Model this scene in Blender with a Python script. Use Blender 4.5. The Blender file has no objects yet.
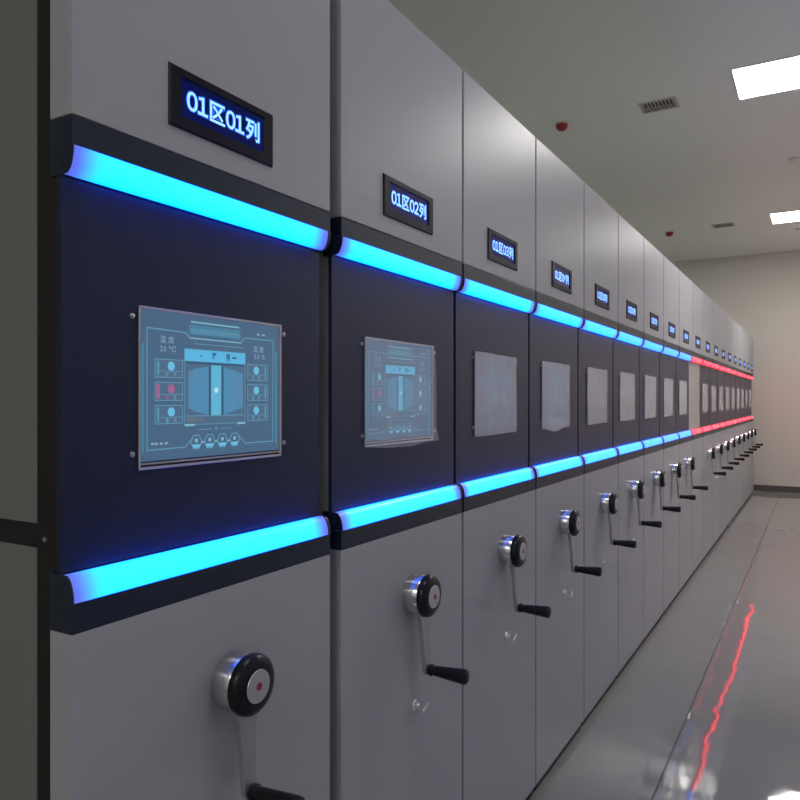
import bpy, bmesh, math, random
from mathutils import Vector, Matrix
random.seed(7)
PI = math.pi
S = bpy.context.scene
C = S.collection

# ------------------------------------------------------------------ materials
def mat(name, col=(.5, .5, .5), rough=.5, metal=0., spec=.5, coat=0., noise=0., nscale=8., bump=0., bscale=60.):
    m = bpy.data.materials.new(name); m.use_nodes = True
    nt = m.node_tree; b = nt.nodes['Principled BSDF']
    b.inputs['Base Color'].default_value = (*col, 1)
    b.inputs['Roughness'].default_value = rough
    b.inputs['Metallic'].default_value = metal
    b.inputs['Specular IOR Level'].default_value = spec
    b.inputs['Coat Weight'].default_value = coat
    if noise or bump:
        tc = nt.nodes.new('ShaderNodeTexCoord')
    if noise:
        n = nt.nodes.new('ShaderNodeTexNoise'); n.inputs['Scale'].default_value = nscale
        n.inputs['Detail'].default_value = 4
        nt.links.new(tc.outputs['Object'], n.inputs['Vector'])
        mx = nt.nodes.new('ShaderNodeMix'); mx.data_type = 'RGBA'
        nt.links.new(n.outputs['Fac'], mx.inputs[0])
        mx.inputs[6].default_value = (*[c * (1 - noise) for c in col], 1)
        mx.inputs[7].default_value = (*[min(1, c * (1 + noise)) for c in col], 1)
        nt.links.new(mx.outputs[2], b.inputs['Base Color'])
    if bump:
        n = nt.nodes.new('ShaderNodeTexNoise'); n.inputs['Scale'].default_value = bscale
        nt.links.new(tc.outputs['Object'], n.inputs['Vector'])
        bp = nt.nodes.new('ShaderNodeBump'); bp.inputs['Strength'].default_value = bump
        bp.inputs['Distance'].default_value = .002
        nt.links.new(n.outputs['Fac'], bp.inputs['Height'])
        nt.links.new(bp.outputs['Normal'], b.inputs['Normal'])
    return m

def emit(name, col, strength=1., base=(.02, .02, .02), rough=.3):
    m = mat(name, base, rough)
    b = m.node_tree.nodes['Principled BSDF']
    b.inputs['Emission Color'].default_value = (*col, 1)
    b.inputs['Emission Strength'].default_value = strength
    return m

def light_bar_mat(name, core, end, L, base=(.10, .16, .24), edge=None):
    """diffuser lit from within; the LEDs stop a little short of both ends"""
    m = mat(name, base, .28)
    nt = m.node_tree; b = nt.nodes['Principled BSDF']
    tc = nt.nodes.new('ShaderNodeTexCoord'); sp = nt.nodes.new('ShaderNodeSeparateXYZ')
    nt.links.new(tc.outputs['Object'], sp.inputs[0])
    s1 = nt.nodes.new('ShaderNodeMath'); s1.operation = 'SUBTRACT'; s1.inputs[1].default_value = L / 2
    nt.links.new(sp.outputs['Y'], s1.inputs[0])
    ab = nt.nodes.new('ShaderNodeMath'); ab.operation = 'ABSOLUTE'; nt.links.new(s1.outputs[0], ab.inputs[0])
    mr = nt.nodes.new('ShaderNodeMapRange'); mr.interpolation_type = 'SMOOTHSTEP'
    mr.inputs['From Min'].default_value = L / 2 - .004; mr.inputs['From Max'].default_value = L / 2 - .055
    nt.links.new(ab.outputs[0], mr.inputs['Value'])
    mx = nt.nodes.new('ShaderNodeMix'); mx.data_type = 'RGBA'
    nt.links.new(mr.outputs['Result'], mx.inputs[0])
    mx.inputs[6].default_value = (*end, 1); mx.inputs[7].default_value = (*core, 1)
    nt.links.new(mx.outputs[2], b.inputs['Emission Color'])
    b.inputs['Emission Strength'].default_value = 1
    if edge is not None:      # the tube's long edges glow less than its middle
        g = nt.nodes.new('ShaderNodeSeparateXYZ'); nt.links.new(tc.outputs['Generated'], g.inputs[0])
        s2 = nt.nodes.new('ShaderNodeMath'); s2.operation = 'SUBTRACT'; s2.inputs[1].default_value = .5
        nt.links.new(g.outputs['Z'], s2.inputs[0])
        a2 = nt.nodes.new('ShaderNodeMath'); a2.operation = 'ABSOLUTE'; nt.links.new(s2.outputs[0], a2.inputs[0])
        m2 = nt.nodes.new('ShaderNodeMapRange'); m2.interpolation_type = 'SMOOTHSTEP'
        m2.inputs['From Min'].default_value = .47; m2.inputs['From Max'].default_value = .33
        nt.links.new(a2.outputs[0], m2.inputs['Value'])
        x2 = nt.nodes.new('ShaderNodeMix'); x2.data_type = 'RGBA'; nt.links.new(m2.outputs['Result'], x2.inputs[0])
        x2.inputs[6].default_value = (*edge, 1); nt.links.new(mx.outputs[2], x2.inputs[7])
        nt.links.new(x2.outputs[2], b.inputs['Emission Color'])
    return m

def film_mat(name, alpha, col=(.5, .5, .52)):
    m = bpy.data.materials.new(name); m.use_nodes = True
    nt = m.node_tree; nt.nodes.clear()
    out = nt.nodes.new('ShaderNodeOutputMaterial')
    tr = nt.nodes.new('ShaderNodeBsdfTransparent')
    pr = nt.nodes.new('ShaderNodeBsdfPrincipled')
    pr.inputs['Base Color'].default_value = (*col, 1); pr.inputs['Roughness'].default_value = .22
    tc = nt.nodes.new('ShaderNodeTexCoord')
    n = nt.nodes.new('ShaderNodeTexNoise'); n.inputs['Scale'].default_value = 14; n.inputs['Detail'].default_value = 3
    nt.links.new(tc.outputs['Object'], n.inputs['Vector'])
    mr = nt.nodes.new('ShaderNodeMapRange')
    mr.inputs['To Min'].default_value = max(0, alpha - .12); mr.inputs['To Max'].default_value = min(1, alpha + .12)
    nt.links.new(n.outputs['Fac'], mr.inputs['Value'])
    mx = nt.nodes.new('ShaderNodeMixShader')
    nt.links.new(mr.outputs['Result'], mx.inputs[0])
    nt.links.new(tr.outputs[0], mx.inputs[1]); nt.links.new(pr.outputs[0], mx.inputs[2])
    nt.links.new(mx.outputs[0], out.inputs[0])
    return m

M = {}
M['door'] = mat('door_paint', (.42, .42, .465), .38, spec=.4, noise=.03, nscale=3, bump=.06, bscale=90)
M['body'] = mat('body_paint', (.19, .205, .195), .5, noise=.03, nscale=2)
M['plain'] = mat('plain_panel_paint', (.42, .42, .41), .4)
M['navy'] = mat('navy_paint', (.012, .019, .058), .36, spec=.36, noise=.05, nscale=5)
M['band'] = mat('band_paint', (.013, .021, .045), .36, spec=.4)
M['seal'] = mat('black_rubber', (.008, .008, .009), .6)
M['frame'] = mat('display_frame_plastic', (.010, .010, .020), .4, spec=.15)
M['bezel'] = mat('bezel_metal', (.55, .50, .48), .35, metal=.6)
M['chrome'] = mat('chrome', (.62, .62, .66), .19, metal=1)
M['keymetal'] = mat('key_metal', (.95, .95, .95), .26, metal=.9)
M['steel'] = mat('brushed_steel', (.50, .50, .53), .34, metal=.8)
M['black'] = mat('black_plastic', (.006, .006, .008), .30, spec=.35)
M['rubber'] = mat('grip_plastic', (.005, .005, .006), .45, spec=.35)
M['capm'] = mat('cap_silver', (.55, .54, .58), .35, metal=.5)
M['red'] = mat('red_paint', (.32, .02, .07), .3)
M['toe'] = mat('plinth_black', (.012, .012, .012), .5)
M['window'] = emit('display_window', (.0, .004, .080), .8, (.003, .003, .01), .15)
M['window'].node_tree.nodes['Principled BSDF'].inputs['Specular IOR Level'].default_value = .15
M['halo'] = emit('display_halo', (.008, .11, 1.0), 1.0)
M['digit'] = emit('display_digit', (.42, .92, 1.9), 1.0)
W_ = .612
LB = W_ - .009
blue_mats = []
for k in range(9):
    t = max(0, min(1, (k - 2) / 5))
    core = (0.0 + .08 * t, .95 - .36 * t, 9.5 - 5.5 * t)
    blue_mats.append(light_bar_mat('blue_light_bar_%s' % 'abcdefghi'[k], core, (.10, .14, .75), LB))
red_bar = light_bar_mat('red_light_bar', (8.0, .11, .24), (.7, .01, .035), LB, (.25, .1, .1), (1.2, .01, .05))

# ------------------------------------------------------------------ mesh helpers
def mesh_obj(name, bm, m, parent=None, smooth=False, ang=40):
    me = bpy.data.meshes.new(name)
    bmesh.ops.recalc_face_normals(bm, faces=bm.faces)
    bm.to_mesh(me); bm.free()
    ms = m if isinstance(m, (list, tuple)) else [m]
    for x in ms: me.materials.append(x)
    if smooth:
        for p in me.polygons: p.use_smooth = True
        try: me.set_sharp_from_angle(angle=math.radians(ang))
        except Exception: pass
    o = bpy.data.objects.new(name, me); C.objects.link(o)
    if parent is not None: o.parent = parent
    return o

def box(bm, a, b, bev=0., seg=2):
    v = [bm.verts.new((x, y, z)) for x in (a[0], b[0]) for y in (a[1], b[1]) for z in (a[2], b[2])]
    fs = [(0, 1, 3, 2), (4, 6, 7, 5), (0, 4, 5, 1), (2, 3, 7, 6), (0, 2, 6, 4), (1, 5, 7, 3)]
    faces = [bm.faces.new([v[i] for i in f]) for f in fs]
    if bev:
        es = list({e for f in faces for e in f.edges})
        bmesh.ops.bevel(bm, geom=es, offset=bev, segments=seg, affect='EDGES', profile=.5)

def mbox(name, a, b, m, parent=None, bev=0.):
    bm = bmesh.new(); box(bm, a, b, bev)
    return mesh_obj(name, bm, m, parent)

def lathe(bm, prof, seg=40, axis='X', c=(0, 0, 0)):
    """prof: (position along axis, radius); closed on the axis where radius is 0"""
    rings = []
    for p, r in prof:
        if r < 1e-6:
            v = {'X': (c[0] + p, c[1], c[2]), 'Z': (c[0], c[1], c[2] + p)}[axis]
            rings.append([bm.verts.new(v)])
        else:
            rg = []
            for i in range(seg):
                a = 2 * PI * i / seg; u, w = r * math.cos(a), r * math.sin(a)
                v = (c[0] + p, c[1] + u, c[2] + w) if axis == 'X' else (c[0] + u, c[1] + w, c[2] + p)
                rg.append(bm.verts.new(v))
            rings.append(rg)
    for A, B in zip(rings, rings[1:]):
        if len(A) == 1 and len(B) == 1: continue
        for i in range(seg):
            j = (i + 1) % seg
            if len(A) == 1: bm.faces.new((A[0], B[i], B[j]))
            elif len(B) == 1: bm.faces.new((A[i], A[j], B[0]))
            else: bm.faces.new((A[i], A[j], B[j], B[i]))

def extrude_profile(bm, prof, y0, y1):
    """closed polygon prof of (x, z) swept along Y"""
    A = [bm.verts.new((x, y0, z)) for x, z in prof]
    B = [bm.verts.new((x, y1, z)) for x, z in prof]
    n = len(prof)
    for i in range(n):
        j = (i + 1) % n
        bm.faces.new((A[i], A[j], B[j], B[i]))
    bm.faces.new(A); bm.faces.new(list(reversed(B)))

def text_mesh(body, size, width=None, offset=0.0, align='CENTER'):
    """flat filled glyphs in the local XY plane, centred, scaled to a width"""
    cu = bpy.data.curves.new('lettering_curve', 'FONT'); cu.body = body; cu.size = size
    cu.align_x = align; cu.align_y = 'CENTER'; cu.offset = offset; cu.fill_mode = 'BOTH'; cu.resolution_u = 4
    o = bpy.data.objects.new('lettering_curve', cu); C.objects.link(o)
    dg = bpy.context.evaluated_depsgraph_get(); dg.update()
    me = bpy.data.meshes.new_from_object(o.evaluated_get(dg), depsgraph=dg)
    bpy.data.objects.remove(o); bpy.data.curves.remove(cu)
    vs = [v.co.copy() for v in me.vertices]; fs = [tuple(p.vertices) for p in me.polygons]
    bpy.data.meshes.remove(me)
    if vs and align == 'CENTER':
        x0 = min(v.x for v in vs); x1 = max(v.x for v in vs); z0 = min(v.y for v in vs); z1 = max(v.y for v in vs)
        k = 1 if width is None else width / (x1 - x0)
        for v in vs:
            v.x = (v.x - (x0 + x1) / 2) * k; v.y = v.y - (z0 + z1) / 2
    return vs, fs

def put_text(bm, vf, x, y, z, mi=0, hs=1.):
    vs, fs = vf
    nv = [bm.verts.new((x, y + v.x, z + v.y * hs)) for v in vs]
    for f in fs:
        try:
            q = bm.faces.new([nv[i] for i in f]); q.material_index = mi
        except ValueError: pass

def empty(name, loc, label=None, cat=None, group=None, parent=None):
    o = bpy.data.objects.new(name, None); C.objects.link(o); o.location = loc; o.empty_display_size = .1
    if label: o['label'] = label
    if cat: o['category'] = cat
    if group: o['group'] = group
    if parent is not None: o.parent = parent
    return o

# ------------------------------------------------------------------ sizes
TOP = 2.412
B1T, L1T, L1B = 1.848, 1.805, 1.767     # upper band top, light bar top and bottom
L2T, L2B, B2B = 1.201, 1.163, 1.120     # lower light bar, lower band bottom
REC = -.027                             # the control panel lies this far behind the doors

# ------------------------------------------------------------------ one set of shared part meshes
def upper_band_bm():
    bm = bmesh.new()
    extrude_profile(bm, [(-.05, B1T - .001), (-.0015, B1T - .001), (0, B1T - .003), (0, L1T + .0005), (-.022, L1T + .0005), (-.022, L1B), (REC - .0005, L1B - .001), (-.05, L1B - .001)], 0, W_)
    return bm
def lower_band_bm():
    bm = bmesh.new()
    extrude_profile(bm, [(-.05, B2B), (0, B2B), (0, L2B - .0005), (-.022, L2B - .0005), (-.022, L2T), (REC - .0005, L2T + .001), (-.05, L2T + .001)], 0, W_)
    return bm
def bar_prof(zt, zb):
    # quarter round: full at the door side, drawn in towards the panel
    p = []
    n = 8
    for i in range(n + 1):
        a = PI / 2 * i / n
        p.append((-.0175 * (1 - math.cos(a)), zt + (zb - zt) * math.sin(a)))
    return p + [(-.0215, zb), (-.0215, zt)]
def end_cap_prof(zt, zb):
    return [(x + .0022 if x > -.02 else x, z) for x, z in bar_prof(zt, zb)]

# touch-screen picture ------------------------------------------------------
UIC = {
    'bg': ((.050, .112, .200), 1), 'edge': ((.10, .30, .42), 1), 'line': ((.105, .29, .40), 1), 'bright': ((.20, .44, .54), 1),
    'head': ((.085, .43, .70), 1), 'box': ((.060, .125, .215), 1), 'cyl': ((.060, .235, .42), 1), 'cyl2': ((.075, .215, .36), 1),
    'col': ((.10, .42, .60), 1), 'dark': ((.022, .075, .16), 1), 'pink': ((.33, .11, .24), 1), 'pale': ((.24, .34, .46), 1),
    'gold': ((.22, .20, .16), 1), 'dot': ((.13, .47, .70), 1), 'white': ((.42, .70, .80), 1), 'fill': ((.050, .19, .30), 1)}
ui_keys = list(UIC)
ui_mats = [emit('screen_' + k, c, s, (.03, .035, .045), .18) for k, (c, s) in UIC.items()]
SW, SH = .342, .253
def screen_bm():
    bm = bmesh.new(); lay = [0]
    def X(): return lay[0] * .00012
    def P(a, b): return (X(), a * SW, b * SH)
    def poly(pts, k):
        f = bm.faces.new([bm.verts.new(P(*p)) for p in pts]); f.material_index = ui_keys.index(k)
    def rect(a0, b0, a1, b1, k): poly([(a0, b0), (a1, b0), (a1, b1), (a0, b1)], k)
    def line(pts, k, w=.0045, closed=False):
        q = list(pts) + ([pts[0]] if closed else [])
        for (a0, b0), (a1, b1) in zip(q, q[1:]):
            dx, dy = (a1 - a0) * SW, (b1 - b0) * SH; L = math.hypot(dx, dy)
            nx, ny = -dy / L * w * SH / 2 / SW, dx / L * w / 2
            ex, ey = dx / L * w * SH / 2 / SW, dy / L * w / 2
            poly([(a0 - nx - ex, b0 - ny - ey), (a1 - nx + ex, b1 - ny + ey), (a1 + nx + ex, b1 + ny + ey), (a0 + nx - ex, b0 + ny - ey)], k)
    def frame(a0, b0, a1, b1, k, w=.0045): line([(a0, b0), (a1, b0), (a1, b1), (a0, b1)], k, w, True)
    def disc(a, b, r, k, n=20): poly([(a + r * SH / SW * math.cos(2 * PI * i / n), b + r * math.sin(2 * PI * i / n)) for i in range(n)], k)
    def txt(s, a, b, h, w, k, off=.0):
        vf = text_mesh(s, h * SH, w * SW, off)
        put_text(bm, vf, X(), a * SW, b * SH, ui_keys.index(k))
    rect(0, .035, 1, 1, 'bg'); lay[0] = 1
    # soft side borders and glow edge
    rect(0.012, .09, .028, .78, 'fill'); rect(.955, .09, .975, .80, 'fill')
    lay[0] = 2
    line([(.045, .105), (.045, .88), (.28, .873), (.312, .84), (.672, .84), (.705, .88), (.94, .88), (.935, .105), (.71, .105), (.657, .165)], 'line', .0075)
    line([(.045, .105), (.278, .109), (.325, .165)], 'line', .0075)
    line([(.31, .84), (.672, .84)], 'bright', .009)
    line([(.32, .95), (.657, .95)], 'bright', .010)
    line([(.34, .805), (.70, .805)], 'line', .005)
    rect(.305, .865, .672, .93, 'fill')
    # centre picture: header strip and the round cabinet
    rect(.276, .257, .707, .765, 'box')
    lay[0] = 3
    txt('智能密集架库房管理控制系统', .489, .893, .036, .345, 'line', .0)
    rect(.276, .685, .707, .765, 'head')
    poly([(.30, .615), (.437, .651), (.437, .325), (.30, .365)], 'cyl2')
    poly([(.33, .630), (.437, .655), (.437, .320), (.33, .350)], 'cyl')
    poly([(.543, .655), (.690, .615), (.690, .365), (.543, .325)], 'cyl2')
    poly([(.543, .655), (.640, .632), (.640, .350), (.543, .320)], 'cyl')
    rect(.437, .315, .453, .66, 'dark'); rect(.526, .315, .543, .66, 'dark')
    rect(.453, .318, .526, .665, 'col')
    rect(.29, .668, .70, .682, 'dark')
    frame(.274, .257, .708, .766, 'line')
    line([(.29, .315), (.69, .315)], 'line', .006)
    lay[0] = 4
    disc(.49, .492, .020, 'white')
    line([(.49, .46), (.49, .37)], 'head', .008)
    line([(.49, .62), (.49, .54)], 'head', .008)
    for a, s in ((.385, '·'), (.478, '区'), (.575, '列')): txt(s, a, .726, .055, .028 if s != '·' else .012, 'dark', .0006)
    line([(.61, .726), (.635, .726)], 'dark', .012)
    rect(.276, .247, .34, .262, 'bright'); rect(.645, .247, .707, .262, 'bright')
    txt('密集架运行正常', .345, .290, .03, .115, 'gold')
    line([(.37, .222), (.46, .222)], 'line', .005); line([(.515, .222), (.60, .222)], 'line', .005); disc(.49, .222, .016, 'cyl2')
    # three boxes each side
    for j, (t, b_) in enumerate(((.686, .570), (.537, .420), (.387, .270))):
        for side in (0, 1):
            a0, a1 = ((.092, .262) if side == 0 else (.728, .892))
            lay[0] = 2; rect(a0, b_, a1, t, 'box'); lay[0] = 3
            red = side == 0 and j == 1
            frame(a0, b_, a1, t, 'line', .0055)
            m_ = (.190 if side == 0 else .797)
            lay[0] = 4
            disc(m_, t - .042, .030, 'pink' if red else 'dot')
            s0 = (a0 + .008) if side == 0 else (a1 - .030)
            rect(s0, b_ + .010, s0 + .020, t - .010, 'pink' if red else 'fill')
            if not red: line([(s0 + .010, b_ + .018), (s0 + .010, t - .018)], 'bright', .006)
            line([(a0 + .035 if side == 0 else a0 + .004, b_ + .040), (a1 - .004 if side == 0 else a1 - .035, b_ + .040)], 'line', .004)
            ft = ['打开', '锁定', '通风'][j] if side == 0 else ['左移', '右移', '停止'][j]
            txt(ft[0], m_ - .026, b_ + .020, .03, .018, 'pink' if red else 'dot'); txt(ft[1], m_ + .024, b_ + .020, .03, .018, 'pale')
    # temperature and humidity blocks
    lay[0] = 3
    txt('温 度', .165, .815, .05, .085, 'pale'); txt('25 ℃', .170, .755, .05, .10, 'pale')
    txt('湿 度', .815, .805, .05, .085, 'pale'); txt('53 %', .825, .748, .05, .09, 'pale')
    txt('● ●', .835, .915, .02, .07, 'pale')
    txt('■■ ■ ■', .118, .143, .02, .10, 'pale')
    # hexagon buttons
    for i, a in enumerate((.352, .444, .535, .625)):
        r = .052; pts = [(a + r * .72 * math.cos(PI / 3 * q), .138 + r * math.sin(PI / 3 * q)) for q in range(6)]
        line(pts, 'line', .008, True)
        lay[0] = 4
        poly([(a - .030, .122), (a - .018, .098), (a + .018, .098), (a + .030, .122)], 'dot')
        disc(a, .148, .014, 'bright'); lay[0] = 3
        if i < 3: line([(a + .036, .134), (a + .056, .134)], 'bright', .010)
    return bm

def bezel_bm():
    bm = bmesh.new(); w = .0045
    y0, y1, z0, z1 = -.002, SW + .002, -.004, SH + .003
    for a, b in (((0, y0, z1 - w), (.004, y1, z1)), ((0, y0, z0), (.0045, y1, z0 + .0042)), ((0, y0, z0 + .0075), (.003, y1, z0 + .0105)),
                 ((0, y0, z0), (.004, y0 + .003, z1)), ((0, y1 - .0055, z0), (.0045, y1, z1))):
        box(bm, a, b, .0008, 1)
    return bm

def film_bm(kind, seed):
    rnd = random.Random(seed)
    bm = bmesh.new(); ny, nz = 28, 22
    y0, y1, z0, z1 = (-.006, SW + .004, -.006, SH + .004)
    ph = [rnd.uniform(0, 6.28) for _ in range(6)]
    g = []
    for i in range(ny + 1):
        row = []
        for j in range(nz + 1):
            a, b = i / ny, j / nz
            y = y0 + (y1 - y0) * a; z = z0 + (z1 - z0) * b
            x = .0052 + .0006 * math.sin(9 * a + ph[0]) * math.sin(7 * b + ph[1])
            if kind == 'loose':        # lifts and bulges beyond the frame at the far edge and sags along the bottom
                if a > .9: y += (a - .9) / .1 * (.014 * math.exp(-((b - .42) / .25) ** 2)); x += (a - .9) / .1 * .004 * math.sin(5 * b + 1) ** 2
                if b < .16:
                    k = (.16 - b) / .16
                    x += k * .010 * (math.sin(8 * a) ** 2 + .3 * math.sin(31 * a) ** 2); z -= k * (.010 * math.sin(PI * a * .9 + .2) - .004)
                x += .0022 * max(0, math.sin(20 * (a + b * .4))) * max(0, .3 - b)
                if b > .93: x += .004 * math.exp(-((a - .78) / .06) ** 2)
            elif kind == 'sag':
                if b < .12:
                    k = (.12 - b) / .12
                    x += k * .010 * math.sin(PI * a) ; z -= k * .012 * math.sin(PI * min(1, a * 1.4)) ** 2
            else:
                y += .002 * (a - .5) * math.sin(6 * b + ph[2]); z += .003 * (b - .5) * math.sin(5 * a + ph[3])
                x += .0008 * abs(math.sin(16 * a + 5 * b + ph[4]))
            row.append(bm.verts.new((x, y, z)))
        g.append(row)
    for i in range(ny):
        for j in range(nz):
            bm.faces.new((g[i][j], g[i + 1][j], g[i + 1][j + 1], g[i][j + 1]))
    return bm

film_mats = [film_mat('film_clear', .33, (.62, .64, .66)), film_mat('film_mid', .80, (.50, .48, .54)), film_mat('film_hazy', .95, (.52, .49, .51))]

HY, HZ = .312, .955        # crank centre in a cabinet's own frame

def arm_bm():
    bm = bmesh.new()
    zs = [(-.0, .030), (-.045, .028), (-.064, .0195), (-.12, .0165), (-.185, .0145)]
    pts = [(-w, z) for z, w in zs]
    n = 8
    for i in range(1, n): 
        a = PI + PI * i / n; pts.append((.0145 * math.cos(a), -.185 + .0145 * math.sin(a)))
    pts += [(w, z) for z, w in reversed(zs)]
    def xo(z): return .026 + (-z) / .2 * .013
    A = [bm.verts.new((xo(z), HY + y, HZ + z)) for y, z in pts]
    B = [bm.verts.new((xo(z) + .011, HY + y, HZ + z)) for y, z in pts]
    m_ = len(pts)
    for i in range(m_):
        j = (i + 1) % m_; bm.faces.new((A[i], A[j], B[j], B[i]))
    fa = bm.faces.new(A); fb = bm.faces.new(list(reversed(B)))
    bmesh.ops.bevel(bm, geom=list({e for f in (fa, fb) for e in f.edges}), offset=.0015, segments=2, affect='EDGES')
    return bm

def grip_prof():
    p = [(.0515, 0), (.0515, .0125), (.054, .0145), (.060, .0148), (.0625, .0118), (.068, .0118), (.070, .0130)]
    for i in range(17):
        t = i / 16; r = .0125 + .0058 * t
        p.append((.071 + .078 * t, r + (.0006 if i % 2 else -.0003)))
    return p + [(.1525, .0178), (.155, .0150), (.156, 0)]

NAMES = ['first', 'second', 'third', 'fourth', 'fifth', 'sixth', 'seventh', 'eighth', 'ninth']
proto = {}
def shared(key, make, m, smooth=False):
    """first call builds the mesh, later calls give a copy of that part"""
    if key not in proto:
        o = mesh_obj(key.split('/')[-1], make(), m, None, smooth)
        proto[key] = o
        return o
    o = proto[key].copy(); C.objects.link(o)
    return o

def part(key, make, m, parent, loc=(0, 0, 0), smooth=False):
    o = shared(key, make, m, smooth); o.parent = parent; o.location = loc
    return o

def bm_box(a, b, bev=0.):
    bm = bmesh.new(); box(bm, a, b, bev); return bm
def bm_lathe(prof, c, seg=40):
    bm = bmesh.new(); lathe(bm, prof, seg, 'X', c); return bm

def bm_door(z0, z1):
    return bm_box((-.05, 0, z0), (0, W_, z1), .0018)

def bm_screw():
    return bm_lathe([(-.001, 0), (-.001, .0045), (.0022, .0045), (.0034, .0032), (.0036, 0)], (0, 0, 0), 16)

def bm_lock_key():
    bm = bmesh.new()
    box(bm, (-.0, -.003, -.0035), (.020, .003, .0035), .001)
    m0 = Matrix.Translation((.022, 0, 0)) @ Matrix.Rotation(math.radians(35), 4, 'X')
    b2 = bmesh.new(); box(b2, (-.002, -.015, -.0075), (.0025, .015, .0075), .002)
    b2.transform(m0); me = bpy.data.meshes.new('tmp'); b2.to_mesh(me); b2.free(); bm.from_mesh(me); bpy.data.meshes.remove(me)
    return bm

def display(parent, text):
    d = part('k/number_display', lambda: display_frame_bm(), M['frame'], parent, (0, .171, 1.889))
    part('k/display_window', lambda: bm_box((-.002, .0265, .0215), (.0012, .2275, .0845)), M['window'], d)
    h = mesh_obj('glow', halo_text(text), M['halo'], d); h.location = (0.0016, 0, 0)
    t = mesh_obj('lettering', core_text(text), M['digit'], d); t.location = (.0019, 0, 0)
    return d
def display_frame_bm():
    bm = bmesh.new(); w, h = .253, .101
    y0, y1, z0, z1 = .025, .229, .020, .086
    A = [bm.verts.new((0.0, y, z)) for y, z in ((0, 0), (w, 0), (w, h), (0, h))]
    B = [bm.verts.new((.0045, y, z)) for y, z in ((.003, .003), (w - .003, .003), (w - .003, h - .003), (.003, h - .003))]
    Cc = [bm.verts.new((.0045, y, z)) for y, z in ((y0, z0), (y1, z0), (y1, z1), (y0, z1))]
    D = [bm.verts.new((.0005, y, z)) for y, z in ((y0 + .002, z0 + .002), (y1 - .002, z0 + .002), (y1 - .002, z1 - .002), (y0 + .002, z1 - .002))]
    for P, Q in ((A, B), (B, Cc), (Cc, D)):
        for i in range(4):
            j = (i + 1) % 4; bm.faces.new((P[i], P[j], Q[j], Q[i]))
    bm.faces.new(D); bm.faces.new(list(reversed(A)))
    return bm
SLOTS = (.050, .074, .108, .140, .163, .197)
def sign_text(t, off):
    bm = bmesh.new()
    for ch, y in zip(t, SLOTS):
        g = chr(ord(ch) + 0xFEE0) if ch.isdigit() else ch       # full-width digits share the ideographs' typeface
        put_text(bm, text_mesh(g, .040, None, off), 0, y, .053)
    return bm
def core_text(t): return sign_text(t, .0008)
def halo_text(t): return sign_text(t, .0026)

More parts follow.
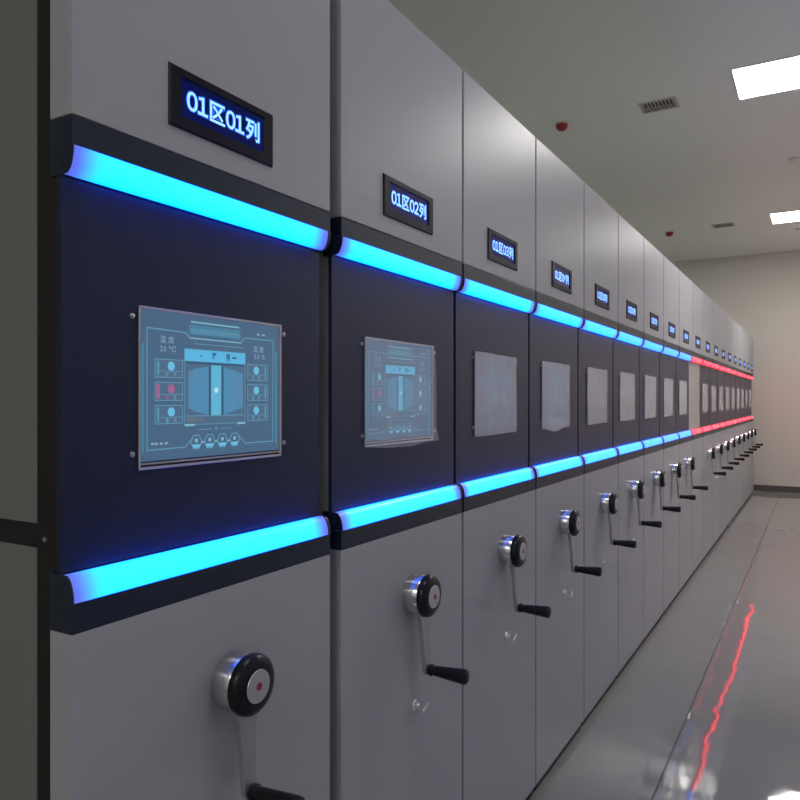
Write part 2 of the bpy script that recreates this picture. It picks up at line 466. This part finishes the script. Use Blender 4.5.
def cabinet(i, y0, label, group, bar_mat, sign, film=None, crank=True, panel='navy', locked=True):
    c = empty('mobile_shelving_cabinet', (0, y0, 0), label, 'cabinet', group)
    part('k/body', lambda: bm_box((-2.4, .010, .03), (-.084, W_ - .010, TOP - .012), .002), M['body'], c)
    part('k/plinth', lambda: bm_box((-2.38, .018, .0), (-.012, W_ - .012, .036)), M['toe'], c)
    if i == 0: part('k/edge_seal', lambda: bm_box((-.087, .006, .032), (-.0495, W_ - .006, TOP - .008)), M['seal'], c)
    else: part('k/edge_frame', lambda: bm_box((-.087, .006, .032), (-.0495, W_ - .006, TOP - .008)), M['door'], c)
    part('k/upper_door', lambda: bm_door(B1T, TOP), M['door'], c)
    part('k/lower_door', lambda: bm_door(.034, B2B), M['door'], c)
    for up in (1, 0):
        key = 'upper' if up else 'lower'
        lb = part('k%s/light_bar_housing' % key, upper_band_bm if up else lower_band_bm, M['band'], c)
        zt, zb = (L1T, L1B) if up else (L2B, L2T)
        def mk():
            bm = bmesh.new(); extrude_profile(bm, bar_prof(zt, zb), 0, LB); return bm
        d = part('%s%s/diffuser' % (key, bar_mat.name), mk, bar_mat, lb, (0, .002, 0), smooth=True)
        for e, yy in enumerate((0, W_ - .007)):
            def mk2():
                bm = bmesh.new(); extrude_profile(bm, end_cap_prof(zt, zb), 0, (.002, .007)[e]); return bm
            part('c%s%d/end_cap' % (key, e), mk2, M['band'], lb, (0, yy, 0))
    cp = part('p%s/control_panel' % panel, lambda: bm_box((-.0365, .0015, L2T + .0005), (REC, W_ - .0015, L1B - .0005), .001), M[panel], c)
    part(('k/panel_frame' if i else 'e/panel_frame'), lambda: bm_box((-.0497, .004, L2T + .002), (-.0368, W_ - .004, L1B - .002)), M['seal'] if i == 0 else M['plain'], c)
    if i == 0:
        for (z0_, z1_) in ((.05, 1.232), (1.268, TOP - .02)):
            mbox('side_panel', (-2.39, .004, z0_), (-.0875, .0105, z1_), M['body'], c, .001)
        mbox('side_strip', (-2.39, .006, 1.2325), (-.0865, .0102, 1.2675), M['seal'], c)
        for x_ in (-.069,):
            o = mesh_obj('screw', bm_lathe([(-.001, 0), (-.001, .0035), (.0015, .0035), (.0022, 0)], (0, 0, 0), 14), M['steel'], c)
            o.rotation_euler = (0, 0, -PI / 2); o.location = (x_, .0055, 1.246)
    SO = .136 if i == 0 else .133
    if panel == 'navy':
        ts = part('k/touch_screen', bezel_bm, M['bezel'], c, (REC, SO, 1.341))
        part('k/interface', screen_bm, ui_mats, ts, (.0010, 0, 0))
        for (yy, zz) in ((-.013, .238), (-.013, .022), (SW + .012, .238), (SW + .012, .022)):
            part('k/screw', bm_screw, M['steel'], cp, (REC, SO + yy, 1.341 + zz), smooth=True)
        if film:
            kind, seed, mi = film
            f = mesh_obj('protective_film', film_bm(kind, seed), film_mats[mi], ts, True, 60)
    display(c, sign)
    if crank:
        hub = part('k/crank_hub', lambda: bm_lathe([(0, 0), (0, .0485), (.038, .0485), (.041, .046), (.041, 0)], (0, HY, HZ), 56), M['chrome'], c, smooth=True)
        part('k/disc', lambda: bm_lathe([(.0405, 0), (.0405, .050), (.043, .0525), (.050, .0530), (.056, .0515), (.061, .047), (.064, .040), (.0648, .030), (.0648, 0)], (0, HY, HZ), 56), M['black'], hub, smooth=True)
        part('k/cap', lambda: bm_lathe([(.0640, 0), (.0640, .0290), (.0662, .0280), (.0668, .010), (.0668, 0)], (0, HY, HZ), 40), M['capm'], hub, smooth=True)
        part('k/centre_badge', lambda: bm_lathe([(.0664, 0), (.0664, .0080), (.0676, .0070), (.0678, 0)], (0, HY, HZ), 6), M['red'], hub)
        part('k/crank_arm', arm_bm, M['steel'], c, smooth=True)
        part('k/crank_grip', lambda: bm_lathe(grip_prof(), (0, HY, HZ - .185), 32), M['rubber'], c, smooth=True)
    if locked:
        lk = part('k/lock', lambda: bm_lathe([(-.001, 0), (-.001, .0145), (.002, .0145), (.0035, .0125), (.0035, .0095), (.011, .0090), (.0125, .0075), (.0125, 0)], (0, .325, .665), 28), M['keymetal'], c, smooth=True)
        part('k/key', bm_lock_key, M['keymetal'], lk, (.010, .325, .665))
    return c

blue_text = {
    0: 'largest grey and navy cabinet in the row, bare touch screen, sign 01区01列',
    1: 'blue-lit grey cabinet with wrinkled clear film on its screen and sign 01区02列',
    2: 'blue-lit grey cabinet third in the row, flat hazy film with faint picture on its screen',
    3: 'blue-lit grey cabinet fourth in the row, film sagging at its screen bottom, small cyan picture',
    4: 'blue-lit grey cabinet fifth in the row from the camera, blank grey film on screen',
    5: 'blue-lit grey cabinet sixth in the row from the camera, between fifth and seventh',
    6: 'blue-lit grey cabinet seventh in the row, two before the last blue-lit one',
    7: 'blue-lit grey cabinet eighth in the row, next to the last blue-lit one',
    8: 'last blue-lit grey cabinet, ninth in the row, adjoining the red-lit plain light panel'}
films = {1: ('loose', 1, 0), 2: ('flat', 2, 1), 3: ('sag', 3, 1), 4: ('flat', 4, 2), 5: ('flat', 5, 2), 6: ('flat', 6, 2), 7: ('flat', 7, 2), 8: ('flat', 8, 2)}
P0, P1, PITCH = .636, 1.290, .6243
for i in range(9):
    y0 = P0 if i == 0 else P1 + PITCH * (i - 1)
    cabinet(i, y0, blue_text[i], 'blue-lit cabinets in the shelving row', blue_mats[i], '01区0%d列' % (i + 1), films.get(i))
red_ord = ['second', 'third', 'fourth', 'fifth', 'sixth', 'seventh', 'eighth', 'ninth', 'last']
cabinet(9, P1 + PITCH * 8, 'red-lit cabinet with plain pale panel and no crank, beside the last blue-lit cabinet', 'red-lit cabinets in the shelving row', red_bar, '01区10列', None, False, 'plain', False)
for k in range(9):
    i = 10 + k
    lab = ('%s red-lit cabinet of the row counted from the pale panel, black crank and filmed screen' % red_ord[k]) if k < 8 else \
          'last red-lit cabinet at the far end of the row, beside the white wall'
    cabinet(i, P1 + PITCH * (8 + 1 + k), lab, 'red-lit cabinets in the shelving row', red_bar, '01区%d列' % (i + 1), ('flat', 20 + k, 2))

# ------------------------------------------------------------------ the room
X0, X1, Y0, Y1, H = -6.0, 2.5, -4.5, 12.83, 3.78
def structure(o): o['kind'] = 'structure'; return o

# ceiling lamps and vents are recessed, so the ceiling is a slab above them
M['ceil'] = mat('ceiling_paint', (.82, .84, .80), .85, noise=.02, nscale=1.5)
M['wall'] = mat('wall_paint', (.62, .595, .55), .75, noise=.02, nscale=1.2)
M['base'] = mat('baseboard_grey', (.10, .09, .09), .4)

fm = bpy.data.materials.new('epoxy_floor'); fm.use_nodes = True
nt = fm.node_tree; b = nt.nodes['Principled BSDF']
tc = nt.nodes.new('ShaderNodeTexCoord')
n1 = nt.nodes.new('ShaderNodeTexNoise'); n1.inputs['Scale'].default_value = 2.2; n1.inputs['Detail'].default_value = 5
nt.links.new(tc.outputs['Object'], n1.inputs['Vector'])
mx = nt.nodes.new('ShaderNodeMix'); mx.data_type = 'RGBA'
mx.inputs[6].default_value = (.24, .235, .24, 1); mx.inputs[7].default_value = (.29, .284, .285, 1)
nt.links.new(n1.outputs['Fac'], mx.inputs[0]); nt.links.new(mx.outputs[2], b.inputs['Base Color'])
b.inputs['Roughness'].default_value = .05; b.inputs['Specular IOR Level'].default_value = .6
n2 = nt.nodes.new('ShaderNodeTexNoise'); n2.inputs['Scale'].default_value = 3.0; n2.inputs['Detail'].default_value = 2
nt.links.new(tc.outputs['Object'], n2.inputs['Vector'])
bp = nt.nodes.new('ShaderNodeBump'); bp.inputs['Strength'].default_value = .2; bp.inputs['Distance'].default_value = .014
nt.links.new(n2.outputs['Fac'], bp.inputs['Height']); nt.links.new(bp.outputs['Normal'], b.inputs['Normal'])

structure(mbox('floor', (X0 - .1, Y0 - .1, -.1), (X1 + .1, Y1 + .1, 0), fm))
structure(mbox('wall_back', (X0, Y1, 0), (X1, Y1 + .1, H), M['wall']))
structure(mbox('wall_front', (X0, Y0 - .1, 0), (X1, Y0, H), M['wall']))
structure(mbox('wall_left', (X0 - .1, Y0 - .1, 0), (X0, Y1 + .1, H), M['wall']))
structure(mbox('wall_right', (X1, Y0 - .1, 0), (X1 + .1, Y1 + .1, H), M['ceil']))
structure(mbox('baseboard_back', (X0, Y1 - .012, 0), (X1, Y1, .095), M['base'], None, .002))
structure(mbox('baseboard_right', (X1 - .012, Y0, 0), (X1, Y1 - .012, .095), M['base'], None, .002))
M['seam'] = mat('seam_dark', (.06, .055, .055), .5)
structure(mbox('trim_1', (.370, Y0, -.001), (.378, Y1 - .012, .0006), M['seam']))

LAMPS = [(.35, 5.56), (.35, 10.12), (.35, -3.56), (.35, 1.0), (-4.1, 1.0), (-4.1, 5.56), (-4.1, 10.12)]  # row over the shelving is added out of view to brighten the ceiling
VENTS = [(-.33, 5.845), (-.345, 10.36)]
# ceiling sheet with real openings for lamps and vents
def ceiling_bm():
    rects = [(x, y, x + 1.2, y + .60) for x, y in LAMPS] + [(x, y, x + .26, y + .21) for x, y in VENTS]
    xs = sorted({X0 - .1, X1 + .1, *[r[0] for r in rects], *[r[2] for r in rects]})
    ys = sorted({Y0 - .1, Y1 + .1, *[r[1] for r in rects], *[r[3] for r in rects]})
    bm = bmesh.new(); grid = {}
    def V(x, y, z):
        k = (x, y, z)
        if k not in grid: grid[k] = bm.verts.new(k)
        return grid[k]
    for a, b_ in zip(xs, xs[1:]):
        for c_, d in zip(ys, ys[1:]):
            mxx, myy = (a + b_) / 2, (c_ + d) / 2
            if any(r[0] < mxx < r[2] and r[1] < myy < r[3] for r in rects): continue
            bm.faces.new((V(a, c_, H), V(b_, c_, H), V(b_, d, H), V(a, d, H)))
    for r in rects:
        q = [(r[0], r[1]), (r[2], r[1]), (r[2], r[3]), (r[0], r[3])]
        for (a, b_), (c_, d) in zip(q, q[1:] + q[:1]):
            bm.faces.new((bm.verts.new((a, b_, H)), bm.verts.new((c_, d, H)), bm.verts.new((c_, d, H + .12)), bm.verts.new((a, b_, H + .12))))
    box(bm, (X0 - .1, Y0 - .1, H + .12), (X1 + .1, Y1 + .1, H + .2))
    return bm
structure(mesh_obj('ceiling', ceiling_bm(), M['ceil']))

LAMP_E = 26.0
lamp_m = emit('lamp_panel', (1.0, .97, .93), LAMP_E, (.8, .8, .8), .4)
lamp_dim = emit('lamp_panel_dimmed', (1.0, .97, .93), 6.0, (.8, .8, .8), .4)  # for the lamp added over the camera, set to lift the nearest doors
M['lampframe'] = mat('lamp_frame_white', (.75, .75, .75), .4)
lamp_lab = ['bright rectangular ceiling panel light, the larger one closer to the camera', 'bright rectangular ceiling panel light, smaller, over the far end of the aisle',
            'bright rectangular ceiling panel light behind the camera', 'dimmed rectangular ceiling panel light, unseen fill added straight over the camera',
            'unseen fill panel light added over the shelving at the near end', 'unseen fill panel light added over the middle of the shelving', 'unseen fill panel light added over the far end of the shelving']
for (x, y), lab in zip(LAMPS, lamp_lab):
    L = empty('ceiling_light', (x + .6, y + .3, H), lab, 'ceiling light', 'panel lights over the aisle')
    bm = bmesh.new()
    for a, b_ in (((-.6, -.3, -.004), (.6, -.285, .02)), ((-.6, .285, -.004), (.6, .3, .02)), ((-.6, -.285, -.004), (-.585, .285, .02)), ((.585, -.285, -.004), (.6, .285, .02))):
        box(bm, a, b_)
    mesh_obj('lamp_frame', bm, M['lampframe'], L)
    mbox('lamp_diffuser', (-.585, -.285, .0), (.585, .285, .012), lamp_dim if (x, y) == (.35, 1.0) else lamp_m, L)

M['vent'] = mat('vent_paint', (.55, .52, .48), .5)
M['void'] = mat('vent_inside', (.03, .03, .03), .8)
for (x, y), lab in zip(VENTS, ('small grey slatted ceiling vent beside the larger panel light', 'small grey slatted ceiling vent near the far panel light')):
    v = empty('ceiling_vent', (x + .13, y + .105, H), lab, 'vent', 'slatted vents in the ceiling')
    bm = bmesh.new()
    for a, b_ in (((-.14, -.115, -.006), (.14, -.09, .004)), ((-.14, .09, -.006), (.14, .115, .004)), ((-.14, -.09, -.006), (-.12, .09, .004)), ((.12, -.09, -.006), (.14, .09, .004))):
        box(bm, a, b_, .001)
    mesh_obj('vent_frame', bm, M['vent'], v)
    bm = bmesh.new()
    for k in range(9):
        cx = -.108 + .027 * k
        b2 = bmesh.new(); box(b2, (-.011, -.09, -.0012), (.011, .09, .0012))
        b2.transform(Matrix.Translation((cx, 0, .002)) @ Matrix.Rotation(math.radians(38), 4, 'Y'))
        me = bpy.data.meshes.new('tmp'); b2.to_mesh(me); b2.free(); bm.from_mesh(me); bpy.data.meshes.remove(me)
    mesh_obj('slats', bm, M['vent'], v)
    mbox('duct', (-.125, -.095, .03), (.125, .095, .04), M['void'], v)

M['alarm'] = mat('alarm_red', (.30, .012, .012), .35)
M['white'] = mat('white_plastic', (.7, .7, .68), .4)
for (x, y), lab in zip(((-.98, 5.93), (-.90, 10.5)), ('round red ceiling detector above the cabinets, closer to the camera', 'round red ceiling detector, smaller and farther down the row')):
    a = empty('ceiling_alarm', (x, y, H), lab, 'alarm', 'red alarms on the ceiling')
    bm = bmesh.new(); lathe(bm, [(0, 0), (0, .055), (-.008, .055), (-.012, .050), (-.012, 0)], 32, 'Z'); mesh_obj('mounting_base', bm, M['white'], a, True)
    bm = bmesh.new(); lathe(bm, [(-.012, 0), (-.012, .050), (-.035, .048), (-.052, .038), (-.062, .022), (-.065, 0)], 32, 'Z'); mesh_obj('dome', bm, M['alarm'], a, True)
for (x, y), lab in zip(((.68, 7.92), (.66, 11.2)), ('thin round pale detector disc on the ceiling between the two panel lights', 'thin round pale detector disc on the ceiling past the far panel light')):
    a = empty('smoke_detector', (x, y, H), lab, 'smoke detector', 'round pale detectors on the ceiling')
    bm = bmesh.new(); lathe(bm, [(0, 0), (0, .052), (-.008, .052), (-.011, .046), (-.011, 0)], 32, 'Z'); mesh_obj('mounting_base', bm, M['vent'], a, True)
    bm = bmesh.new(); lathe(bm, [(-.011, 0), (-.011, .040), (-.020, .034), (-.022, 0)], 32, 'Z'); mesh_obj('sensor', bm, M['white'], a, True)

# ------------------------------------------------------------------ world, camera, view
w = bpy.data.worlds.new('World'); S.world = w; w.use_nodes = True
w.node_tree.nodes['Background'].inputs[0].default_value = (.02, .02, .022, 1)
w.node_tree.nodes['Background'].inputs[1].default_value = 1

cam = bpy.data.cameras.new('Camera'); co = bpy.data.objects.new('Camera', cam); C.objects.link(co)
cam.sensor_width = 36; cam.lens = 36 * 720 / 800; cam.clip_start = .02
co.location = (.90, 0, 1.448)
co.rotation_euler = (PI / 2, 0, math.atan(420 / 720))
S.camera = co

S.view_settings.view_transform = 'Standard'; S.view_settings.look = 'None'
S.view_settings.exposure = 0; S.view_settings.gamma = 1
S.view_settings.use_curve_mapping = False
S.cycles.use_denoising = True
S.cycles.max_bounces = 8; S.cycles.diffuse_bounces = 5; S.cycles.glossy_bounces = 4; S.cycles.transparent_max_bounces = 8
S.cycles.sample_clamp_indirect = 8
S.cycles.caustics_reflective = False; S.cycles.caustics_refractive = False
